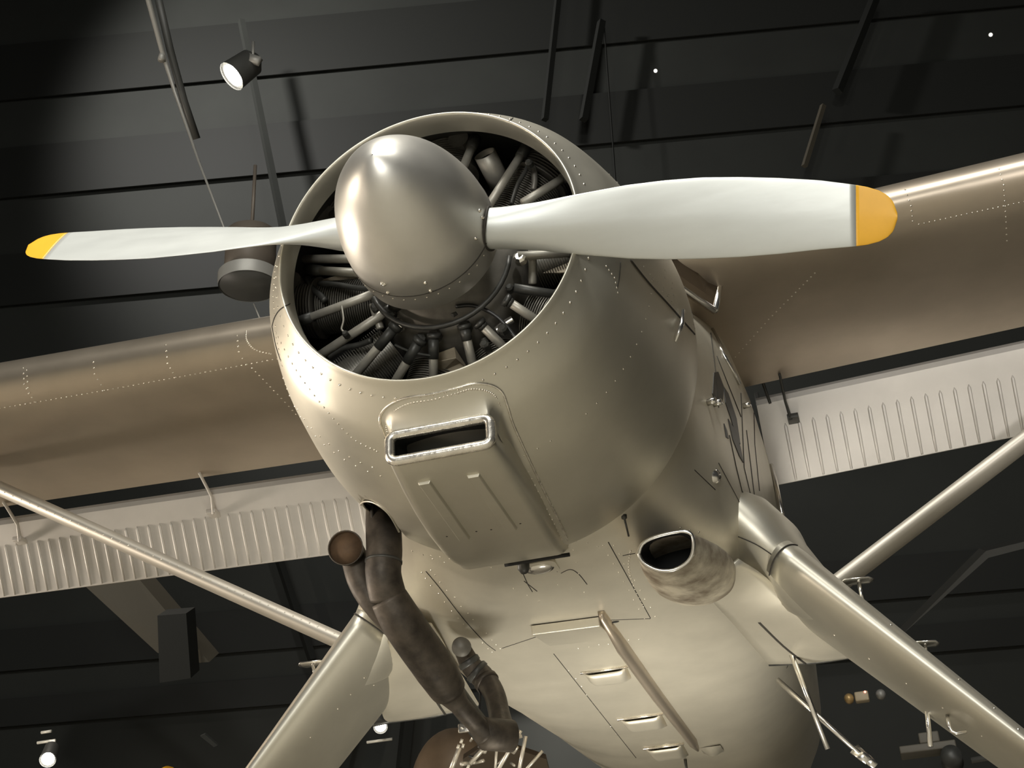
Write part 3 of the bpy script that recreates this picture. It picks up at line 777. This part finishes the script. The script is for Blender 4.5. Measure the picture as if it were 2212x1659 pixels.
# rod fittings under the port side
mb = MB(); a = Vector((.60, 2.75, -.62)); b = atd(1858, 1628, (a - CAM).length * .97)
mb.tube([a, b], .011, 10); a2 = a + Vector((.03, .22, 0)); b2 = b + (ray(1875, 1640) - ray(1858, 1628)) * 5.5; mb.tube([a2, b2], .009, 10)
o = mb.build('mooring_rods', STEEL, air)
d = (b - a).normalized(); mb = MB(); mb.tube([b - d * .03, b + d * .045], [(.010, .026), (.006, .018)], 12, side=(0, 1, 0)); mb.tube([b2 - d * .02, b2 + d * .045], [(.008, .022), (.005, .015)], 12, side=(0, 1, 0)); mb.build('rod_end', STEEL, o)
mb = MB(); a = Vector((.70, 2.25, -.66)); mb.tube([a, atd(1788, 1618, (a - CAM).length)], .010, 10); mb.build('brace_rod', STEEL, air)

# ---- exhaust --------------------------------------------------------
exh = empty('exhaust_system', (-.45, 1.0, -.6), air); EO = Vector((-.45, 1.0, -.6)); lab(exh, 'dark stained exhaust pipes and muffler')
def xb(mbx, name, M, parent=exh, **k):
    for i, q in enumerate(mbx.v): mbx.v[i] = q - EO
    return mbx.build(name, M, parent, **k)
def curve3(P, R_, k=5):
    P = [Vector(q) for q in P]; Q = [P[0]] + P + [P[-1]]; out = []; rr = []
    for i in range(1, len(Q) - 2):
        for j in range(k):
            t = j / k; a, b, c, d = Q[i - 1], Q[i], Q[i + 1], Q[i + 2]
            out.append(.5 * (2 * b + (c - a) * t + (2 * a - 5 * b + 4 * c - d) * t * t + (3 * b - a - 3 * c + d) * t ** 3)); rr.append(R_[i - 1] + (R_[i] - R_[i - 1]) * t)
    return out + [P[-1]], rr + [R_[-1]]
P, R_ = curve3([aty(828, 1080, 1.0), aty(828, 1130, .90), aty(830, 1190, .86), aty(828, 1240, .86), aty(838, 1290, .90)], [.058, .058, .058, .057, .060])
mb = MB(); mb.tube(P, R_, 28); xb(mb, 'front_pipe', EXH)
mb = MB(); q = aty(804, 1110, .84); mb.tube([q + Vector((0, 0, .03)), q - Vector((0, -.004, .03))], [(.006, .004), (.006, .004)], 8); xb(mb, 'pipe_slot', SEAM)
mb = MB(); P2, R2 = curve3([P[-1], aty(870, 1345, .95), aty(903, 1393, 1.03), aty(940, 1445, 1.12), aty(967, 1488, 1.22)], [.060, .067, .068, .068, .060])
mb.tube(P2, R2, 32); mf = xb(mb, 'muffler', EXH)
mb = MB()
for k in range(9):
    q = P2[13] + (P2[17] - P2[13]) * (k / 8); mb.tube([q + Vector((-.050, -.032, .01)), q + Vector((-.036, -.050, -.02))], .0025, 6)
xb(mb, 'louvres', SEAM)
mb = MB(); mb.tube([P[12], P[12] + (P[13] - P[12]) * .5], [.060, .060], 28); xb(mb, 'weld_band', TUBED)
P3, R3 = curve3([aty(967, 1488, 1.22), aty(992, 1522, 1.3), aty(1025, 1560, 1.38), aty(1052, 1590, 1.42)], [.055, .034, .032, .040])
mb = MB(); mb.tube(P3, R3, 20); xb(mb, 'tail_pipe', EXH)
P4, R4 = curve3([aty(975, 1490, 1.34), aty(1010, 1540, 1.42), aty(1050, 1590, 1.5)], [.04, .04, .04])
mb = MB(); mb.tube(P4, R4, 16); xb(mb, 'rear_pipe', TUBED)
# flared intake horn
cF = aty(746, 1183, .82); dF = (CAM - cF).normalized(); dF = (dF + Vector((-.22, 0, .28))).normalized()
P5, R5 = curve3([cF, cF - dF * .04, cF - dF * .075 + Vector((.012, 0, -.02)), aty(782, 1262, .90), aty(824, 1312, .93), aty(884, 1366, 1.03)], [.056, .050, .042, .040, .048, .06])
mb = MB(); mb.tube(P5, R5, 28, cap=False); horn2 = xb(mb, 'flared_horn', EXH, solid=.003)
mb = MB(); mb.tube([P5[2], P5[3]], [R5[2] * .98] * 2, 28); mb.tube([P5[0] - dF * .004, P5[2]], [R5[0] * .97, R5[2] * .97], 28, cap=False)
for i, q in enumerate(mb.v): mb.v[i] = q - EO
mb.build('horn_inside', EXHIN, horn2)
# second pipe with capped elbow, from the belly
cC = aty(997, 1398, 1.52); dC = (CAM - cC).normalized()
P6, R6 = curve3([cC, cC - dC * .05, aty(1018, 1438, 1.60), aty(1040, 1460, 1.62), aty(1066, 1495, 1.60), aty(1078, 1540, 1.56), aty(1088, 1590, 1.50)], [.034, .030, .038, .043, .038, .037, .042])
mb = MB(); mb.tube(P6, R6, 24); ep = xb(mb, 'heater_pipe', EXH)
mb = MB(); mb.tube([cC + dC * .001, cC + dC * .006], [.035, .033], 24)
for i, q in enumerate(mb.v): mb.v[i] = q - EO
lab(mb.build('pipe_cap', CASE, ep), 'flat grey end cap')
for k in (9, 13, 17):
    mb = MB(); d = (P6[k + 1] - P6[k]).normalized(); r = R6[k]; mb.tube([P6[k] - d * .012, P6[k] - d * .008, P6[k] + d * .008, P6[k] + d * .012], [r, r * 1.12, r * 1.12, r], 24)
    for i, q in enumerate(mb.v): mb.v[i] = q - EO
    mb.build('clamp_band', TUBED if k != 17 else EXH, ep)
c1, c2 = aty(1045, 1585, 1.42), aty(1105, 1590, 1.5); mb = MB(); mb.tube([c1 - (c2 - c1) * .2, c1, c2, c2 + (c2 - c1) * .1], [(.03, .03), (.055, .05), (.055, .05), (.03, .03)], 20, side=(0, 0, 1)); xb(mb, 'collector', EXH)
mb = MB(); mb.tube([aty(1028, 1472, 1.6), aty(1038, 1500, 1.6), aty(1035, 1540, 1.55)], .004, 8); xb(mb, 'cable', RUBBER)
mb = MB(); q = aty(1006, 1572, 1.4); mb.box(q, (.05, .01, .03)); mb.dome(q + Vector((-.01, -.006, 0)), (0, -1, 0), .006); xb(mb, 'lug', LIP, bevel=.003)

# ================================================================== HALL
def wpt(q): return Vector(q) + Vector((0, 0, HZ))
WALLM = mat('dark_hall_paint', (.024, .026, .0225), .75, 0, .12, .6)
BEAMM = mat('dark_beam_paint', (.012, .013, .011), .7)
LITEB = mat('tan_duct_paint', (.10, .088, .065), .6)
FLOOR = mat('hall_floor', (.42, .388, .315), .6, 0, .08, 1.5)
FIXT = mat('fixture_grey', (.35, .34, .31), .5, .3)
CONC = mat('fixture_dark', (.06, .06, .055), .5)
def quad(c, ux, uy, name, M, th=.1, n=None):
    pass
mb = MB(); mb.box((0, 8, -.05), (60, 60, .1)); tag(mb.build('floor', FLOOR, smooth=False), kind='structure')
# far wall, oriented square to the beams seen in the photo
phi = math.radians(12)
wx = Vector((math.cos(phi), math.sin(phi), 0)); wn = Vector((math.sin(phi), -math.cos(phi), 0)); WD = 17.
def wallpt(u, v, dd=0.):
    d = ray(u, v); c = CAM - wn * WD; return CAM + d * ((c - CAM).dot(wn) / d.dot(wn)) + wn * dd
rot = Matrix((wx, -wn, Vector((0, 0, 1)))).transposed()
cw = wallpt(1106, 830); cw.z = 0
mb = MB(); mb.box(Vector((cw.x, cw.y, 12.8)) - wn * .2, (60, .3, 26), rot); tag(mb.build('wall_back', WALLM, smooth=False), kind='structure')
mb = MB(); mb.box(Vector((0, 5, 25.9)), (60, 50, .2)); tag(mb.build('ceiling', WALLM, smooth=False), kind='structure')
k = 0
def trim(u0, v0, v1, depth, name, M=BEAMM):
    """horizontal beam whose face covers image heights v0..v1 at column u0"""
    a = wallpt(u0, v0, depth); b = wallpt(u0, v1, depth); c = (a + b) / 2; c = Vector((cw.x, cw.y, c.z)) + wn * depth
    mb = MB(); mb.box(wpt(c), (58, depth * 1.2, abs(a.z - b.z)), rot); return tag(mb.build(name, M, smooth=False), kind='structure')
trim(1280, -20, 100, .02, 'trim_1')
trim(1280, 205, 314, .02, 'trim_2')
trim(150, 540, 650, .02, 'trim_3')
trim(150, 1500, 1560, .02, 'trim_4')
trim(150, 1350, 1440, .02, 'trim_5')
def post(u, v0, v1, wpx, name, M=BEAMM, dd=.45):
    a = wallpt(u[0], v0, dd); b = wallpt(u[1], v1, dd); r = wpx / F * 18
    mb = MB(); mb.tube([wpt(a), wpt(b)], r, 4); return tag(mb.build(name, M, smooth=False), kind='structure')
post((1212, 1180), 0, 300, 10, 'trim_6')
post((1300, 1262), 90, 300, 12, 'trim_7')
post((1880, 1800), 40, 240, 14, 'trim_8')
post((1770, 1730), 270, 400, 8, 'trim_9', LITEB)
post((1305, 1330), 90, 430, 2, 'trim_10')
post((560, 650), 160, 600, 10, 'trim_12', WALLM, 1.2)
post((590, 690), 1150, 1450, 10, 'trim_13')
post((780, 750), 1560, 1680, 16, 'trim_14')
post((900, 880), 1480, 1680, 14, 'trim_15')
# cable run down the left with its light track
mb = MB(); P = [Vector((wpt(atd(160, -600, 11)).x, wpt(atd(160, -600, 11)).y, 25.79))] + [wpt(atd(u, v, 11)) for u, v in ((160, -600), (315, -20), (350, 110), (378, 200))] + [wpt(atd(430, 350, 10.1)), wpt(atd(487, 500, 9.0)), wpt(atd(490, 520, 9.0))]
mb.tube(P, [.022, .022, .022, .02, .014, .009, .006, .006], 8); cabl = mb.build('suspension_cable', FIXT); tag(cabl, 'long steel cable slanting down from the upper left to the cylindrical lamp', 'cable')
mb = MB(); P = [wpt(atd(u, v, 11.05)) for u, v in ((338, -20), (368, 110), (398, 220), (425, 300))]
mb.tube(P, .03, 8); tag(mb.build('conduit', CONC), 'dark conduit running beside the slanting steel cable', 'conduit')
mb = MB(); q = wpt(atd(350, 119, 11)); mb.tube([q + Vector((0, 0, .03)), q - Vector((0, 0, .05))], [.02, .03], 8); mb.build('cable_clip', FIXT, cabl)
# cylindrical pendant with wide dark rim
pc = atd(538, 610, 9.0); top = atd(536, 380, 9.0); ax = (top - pc).normalized()
ax = Vector((0.02, .0, 1)).normalized()
pen = empty('pendant_lamp', wpt(pc)); tag(pen, 'unlit cylindrical pendant lamp with wide dark rim beside the cowling', 'lamp')
r0 = 54 / F * 9.0
mb = MB(); mb.tube([ax * .05, ax * .36, ax * .40], [r0, r0, r0 * .5], 40); mb.tube([ax * .4, ax * .9], .012, 8); mb.build('housing', mat('lamp_housing', (.15, .125, .10), .5, .2), pen)
r1 = 66 / F * 9.0
mb = MB(); mb.tube([ax * -.03, ax * .0, ax * .05, ax * .07], [r1 * .97, r1, r1, r0 * .9], 48, cap=False); mb.build('rim', FIXT, pen, sharp=40)
mb = MB(); mb.tube([ax * -.025, ax * -.02], [r1 * .97, r1 * .97], 48); mb.build('diffuser', CONC, pen)
mb = MB(); mb.tube([q - pc for q in (atd(548, 655, 9), atd(565, 697, 9.0), atd(590, 760, 9.0))], .005, 6); mb.build('wire', FIXT, pen)
# lit spotlights
def spotfix(u, v, dist, rpx, label, power, aim=None, col=(1, .95, .86), bracket=None, em=60, elong=.5, name='spotlight'):
    c = atd(u, v, dist); e = empty(name, wpt(c)); tag(e, label, 'spotlight')
    d = ((CAM if aim is None else Vector(aim)) - c).normalized() if aim != 'side' else (ray(u, v) * -.5 - (RR * .81 + RU * .58) * .85).normalized(); r = rpx / F * dist
    mb = MB(); mb.tube([d * .0, -d * .25, -d * .32], [r * 1.25, r * 1.1, r * .5], 24, cap=False); mb.build('housing', CONC, e)
    mb = MB(); mb.tube([-d * .02, -d * .015], [r * .98, r * .98], 24); mb.build('lens', mat('lamp_lens', (1, 1, 1), .5, emis=(col, em)), e)
    if bracket:
        b = atd(bracket[0], bracket[1], dist) - c; mb = MB(); mb.tube([-d * .2, b * .6 - d * .15, b], .012, 8); mb.box(b, (.16, .05, .07), Matrix.Rotation(.6, 3, 'Y')); mb.tube([b, b + Vector((0, 0, .2))], .014, 8); mb.build('yoke', FIXT, e)
    return c, d
LAM = []
c, d = spotfix(500, 165, 13, 26, 'brightest spotlight, lit oval lens high on the left', 1, aim='side', bracket=(546, 128), em=40)
c1_, _ = spotfix(103, 1641, 12, 13, 'small lit spotlight at the bottom left corner', 1, aim=(-3, 2, -3), em=40)
c2_, _ = spotfix(822, 1570, 12, 12, 'small lit spotlight between the landing leg and the exhaust', 1, aim=(-1, 2, -3), em=30)
spotfix(1416, 153, 16, 4, 'tiny lit spotlight on the dark ceiling, nearer the centre', 1, em=2); spotfix(2140, 75, 16, 4, 'tiny lit spotlight in the upper right corner', 1, em=1)
mb = MB()
for (u, v, w_) in ((100, 1581, 11), (100, 1602, 20), (820, 1600, 28)):  # the left pair stands for reflected lamp light, modelled as solid bars
    q = wpt(atd(u, v, 12.4)); mb = MB(); mb.tube([q - Vector((w_ / F * 12.4, 0, 0)), q + Vector((w_ / F * 12.4, 0, 0))], .012, 8)
    tag(mb.build('bright_bar', mat('bright_bar_white', (.8, .78, .7), .4, .2)), {1581: 'upper short white bar for a light reflection above the bottom left spotlight', 1602: 'lower, longer white bar for a light reflection above the bottom left spotlight', 1600: 'white rail under the spotlight beside the exhaust'}[v], 'rail')
# emergency light fitting
c = atd(1862, 1506, 11); e = empty('emergency_light', wpt(c)); tag(e, 'tan twin-head emergency light with two round lamps below the landing leg', 'light')
s_ = 11 / F
mb = MB(); mb.box((0, 0, 0), (28 * s_, .08, 20 * s_)); mb.build('body', mat('tan_plastic', (.42, .34, .22), .5), e, bevel=.01)
for k, M in ((-26, mat('brass_tone', (.62, .42, .18), .4, .4)), (38, FIXT)):
    mb = MB(); mb.tube([(k * s_, .03, 0), (k * s_, -.02, 0), (k * s_, -.06, -.01)], [9 * s_, 10 * s_, 5 * s_], 16); mb.build('lamp_head', M, e)
mb = MB(); mb.dome((8 * s_, -.04, 7 * s_), (0, -1, 0), .010); mb.build('indicator', mat('red_led', (1, .3, .2), .4, emis=((1, .25, .2), 3)), e)
# tan ceiling duct at lower left with a dark unit under it
def slab(px, dist, name, M, label, cat_, th=.5):
    f = [wpt(atd(u, v, dist)) for u, v in px]; bk = [q + ray(1106, 830) * th for q in f]
    mb = MB(); mb.loft([f, bk], True, True, True); return tag(mb.build(name, M, smooth=False), label, cat_)
slab([(150, 1235), (270, 1215), (452, 1430), (412, 1433), (340, 1410)], 15.5, 'air_duct', LITEB, 'tan overhead duct slanting down behind the flap', 'duct')
slab([(340, 1330), (402, 1325), (412, 1465), (345, 1475)], 14.8, 'projector_housing', BEAMM, 'dark boxy unit hanging under the tan duct', 'box', .4)
slab([(432, 1590), (442, 1586), (470, 1610), (462, 1614)], 14, 'sign_panel', WALLM, 'faint small panel low behind the left landing leg', 'panel', .05)
slab([(1950, 1370), (2130, 1190), (2212, 1170), (2212, 1185), (2135, 1205)], 14, 'roof_brace', mat('grey_brace', (.05, .05, .045), .6), 'faint grey diagonal brace behind the port landing leg', 'brace', .2)
# neighbouring aircraft pieces at the bottom edge
c = atd(985, 1690, 8.5); e = empty('hanging_aircraft_nose', wpt(c)); tag(e, 'rounded brown nose of another machine at the bottom edge', 'aircraft nose')
mb = MB(); sx = 8.5 / F
P_ = []
for k in range(13):
    t = PI / 2 * k / 12; P_.append(([Vector((95 * sx * math.cos(t) * math.cos(a), 95 * sx * math.cos(t) * math.sin(a), 130 * sx * math.sin(t) - .05)) for a in [2 * PI * j / 32 for j in range(32)]]))
mb.loft([[q + Vector((0, 0, -.4)) for q in P_[0]]] + P_, True, True, False); mb.build('shell', mat('brown_shell', (.13, .09, .055), .5, .2, .3, 3), e)
eng2 = empty('exposed_engine', wpt(atd(1090, 1630, 7.2))); tag(eng2, 'cluster of bright metal struts and fittings at the bottom edge', 'engine'); E2 = atd(1090, 1630, 7.2)
def e2(px, rpx, name, M=STEEL):
    mb = MB(); mb.tube([atd(u, v, dd) - E2 for u, v, dd in px], rpx / F * 7.2, 10); return mb.build(name, M, eng2)
BR = mat('bright_white_metal', (.85, .8, .7), .35, .5)
e2([(1125, 1578, 7.0), (1075, 1665, 7.0)], 4, 'strut', BR); e2([(1136, 1590, 7.1), (1120, 1670, 7.1)], 4, 'strut', BR); e2([(1172, 1622, 7.2), (1130, 1670, 7.2)], 3.5, 'strut', BR); e2([(1074, 1596, 7.2), (1070, 1665, 7.2)], 3, 'strut', BR)
e2([(993, 1615, 7.2), (972, 1668, 7.2)], 5, 'strut', BR); e2([(1015, 1650, 7.2), (1040, 1622, 7.2), (1052, 1612, 7.2)], 5, 'strut', BR); e2([(1100, 1596, 7.2), (1128, 1590, 7.2)], 4, 'strut', BR)
random.seed(3)
for k in range(16):
    u, v = random.uniform(1010, 1110), random.uniform(1600, 1655); a = random.uniform(0, 6.28); L = random.uniform(8, 20)
    e2([(u, v, 7.3), (u + L * math.cos(a), v + L * math.sin(a), 7.25)], random.uniform(2, 5), 'fitting', BR if k % 3 else TUBED)
for (u, v) in ((1012, 1655), (997, 1600), (1000, 1610), (990, 1612), (1060, 1605)):
    e2([(u - 3, v, 7.1), (u + 3, v + 2, 7.1)], 5, 'fitting', BR)
slab([(1000, 1640), (1060, 1600), (1180, 1640), (1190, 1680), (1000, 1680)], 7.6, 'engine_cowl_panel', mat('olive_brown', (.09, .065, .04), .5), 'dark brown panel behind the bright strut cluster', 'panel', .1)
# yellow blade tip poking in at the bottom
mb = MB(); b0 = atd(360, 1668, 8); s8 = 8 / F
mb.tube([b0 + Vector((0, 0, -60 * s8)), b0 + Vector((0, 0, 0)), b0 + Vector((0, 0, 8 * s8)), b0 + Vector((0, 0, 12 * s8))], [(.02, 22 * s8), (.02, 20 * s8), (.016, 15 * s8), (.008, 4 * s8)], 20, side=(0, 1, 0))
o = mb.build('yellow_tip', YELLOW); o.location.z += HZ; tag(o, 'yellow tip of another propeller at the bottom edge', 'propeller tip')
# machinery at the lower right edge
c = atd(2045, 1615, 10); e = empty('hanging_machinery', wpt(c)); tag(e, 'dim grey machinery with a round motor at the bottom right', 'machinery'); s10 = 10 / F
mb = MB(); mb.box((-.12, 0, 0), (110 * s10, .2, 16 * s10)); mb.box((-.1, 0, .06), (40 * s10, .2, 22 * s10)); mb.build('frame', mat('dim_olive', (.10, .09, .07), .6), e, bevel=.01)
mb = MB(); mb.tube([(6 * s10, .1, -.08), (4 * s10, -.14, -.08)], [22 * s10, 20 * s10], 24); mb.build('motor', TUBED, e)
mb = MB(); mb.tube([(-20 * s10 + .2, 0, -.1), (.75, 0, -.07)], .02, 8); mb.build('bar', CONC, e)

# ================================================================== LIGHT
def area(name, loc, tgt, size, power, col=(1, .95, .88), spread=180):
    l = bpy.data.lights.new(name, 'AREA'); l.shape = 'DISK'; l.size = size; l.energy = power; l.color = col; l.spread = math.radians(spread)
    o = bpy.data.objects.new(name, l); COL.objects.link(o); o.location = wpt(loc)
    o.rotation_euler = (Vector(tgt) - Vector(loc)).to_track_quat('-Z', 'Y').to_euler(); return o
def spot(name, loc, tgt, power, ang=40, rad=.15, col=(1, .95, .88), blend=.5):
    l = bpy.data.lights.new(name, 'SPOT'); l.energy = power; l.color = col; l.spot_size = math.radians(ang); l.spot_blend = blend; l.shadow_soft_size = rad
    o = bpy.data.objects.new(name, l); COL.objects.link(o); o.location = wpt(loc)
    o.rotation_euler = (Vector(tgt) - Vector(loc)).to_track_quat('-Z', 'Y').to_euler(); return o
area('key_front_high', (-1.5, -7, 6.5), (0, .5, 0), 2.4, 340, (1, .985, .92))
spot('key_left', (-7, -2.0, .4), (-.1, .3, -.1), 620, 21, .45, (1, .86, .70), .4)
area('graze_left', (-8.5, 2.5, -.6), (-1.5, 2.4, 0), .9, 300, (1, .88, .74))
spot('key_left_low', (-6, -3.2, -2.4), (-.45, .5, -.45), 420, 15, .4, (1, .85, .70), .5)
area('key_right', (3.0, -6.5, 8.0), (2.0, 1.5, .5), 1.2, 420, (1, .985, .92))
spot('flap_fill', (5.5, -6, -1.3), (2.45, 2.8, .45), 1000, 19, .12, (1, .96, .92), .35)  # added narrow fill that brightens the port flap, no fixture modelled
area('front_fill', (.5, -9, -.6), (0, 0, 0), 3.0, 310, (1, .985, .93))  # added low fill for the down-facing blade, engine and cowling
spot('floor_wash_front', (0, -3, 9), (0, -2.0, -3.9), 2200, 58, .4, (1, .96, .88))
spot('floor_pool_centre', (-2.5, 12, 9), (-1.6, 13.2, -3.9), 8500, 31, .4, (1, .95, .86))
spot('floor_pool_left', (-7, 8, 9), (-6.0, 10, -3.9), 650, 58, .4, (1, .92, .80))
area('belly_fill', (.2, 1.6, -3.85), (0, 2.6, -.6), .9, 20, (1, .95, .84), 52)  # added fill from below to brighten the belly, not a hall fixture
spot('wall_wash_left', (-7.0, 7.5, 13), (-5.0, 13.5, 12.0), 1500, 105, .3, (1, .97, .93))
wd = bpy.data.worlds.new('world'); SC.world = wd; wd.use_nodes = True
wd.node_tree.nodes['Background'].inputs[0].default_value = (.9, .92, 1, 1); wd.node_tree.nodes['Background'].inputs[1].default_value = .008
vs = SC.view_settings; vs.view_transform = 'Standard'; vs.look = 'None'; vs.exposure = .15; vs.gamma = 1; vs.use_curve_mapping = False

# rivets, screws and seams belong to the skin they sit on
def join_into(par, ch):
    bm = bmesh.new(); bm.from_mesh(par.data); n0 = len(bm.faces); base = len(par.data.materials)
    me = ch.data.copy(); me.transform(ch.matrix_basis); bm.from_mesh(me); bm.faces.ensure_lookup_table()
    for f in bm.faces[n0:]: f.material_index = base; f.smooth = True
    bm.to_mesh(par.data); bm.free(); par.data.materials.append(ch.data.materials[0])
    bpy.data.objects.remove(ch); bpy.data.meshes.remove(me)
for o in [q for q in bpy.data.objects if q.type == 'MESH' and q.parent and q.parent.type == 'MESH']:
    nm = o.name.split('.')[0]
    if nm.endswith(('rivets', 'screws', 'seam', 'seams', 'holes', 'ribs', 'wire_mesh')) and not o.children and len(o.data.vertices):
        join_into(o.parent, o)
for o in list(bpy.data.objects):
    if o.type == 'MESH' and not o.children and len(o.data.vertices) == 0: bpy.data.objects.remove(o)
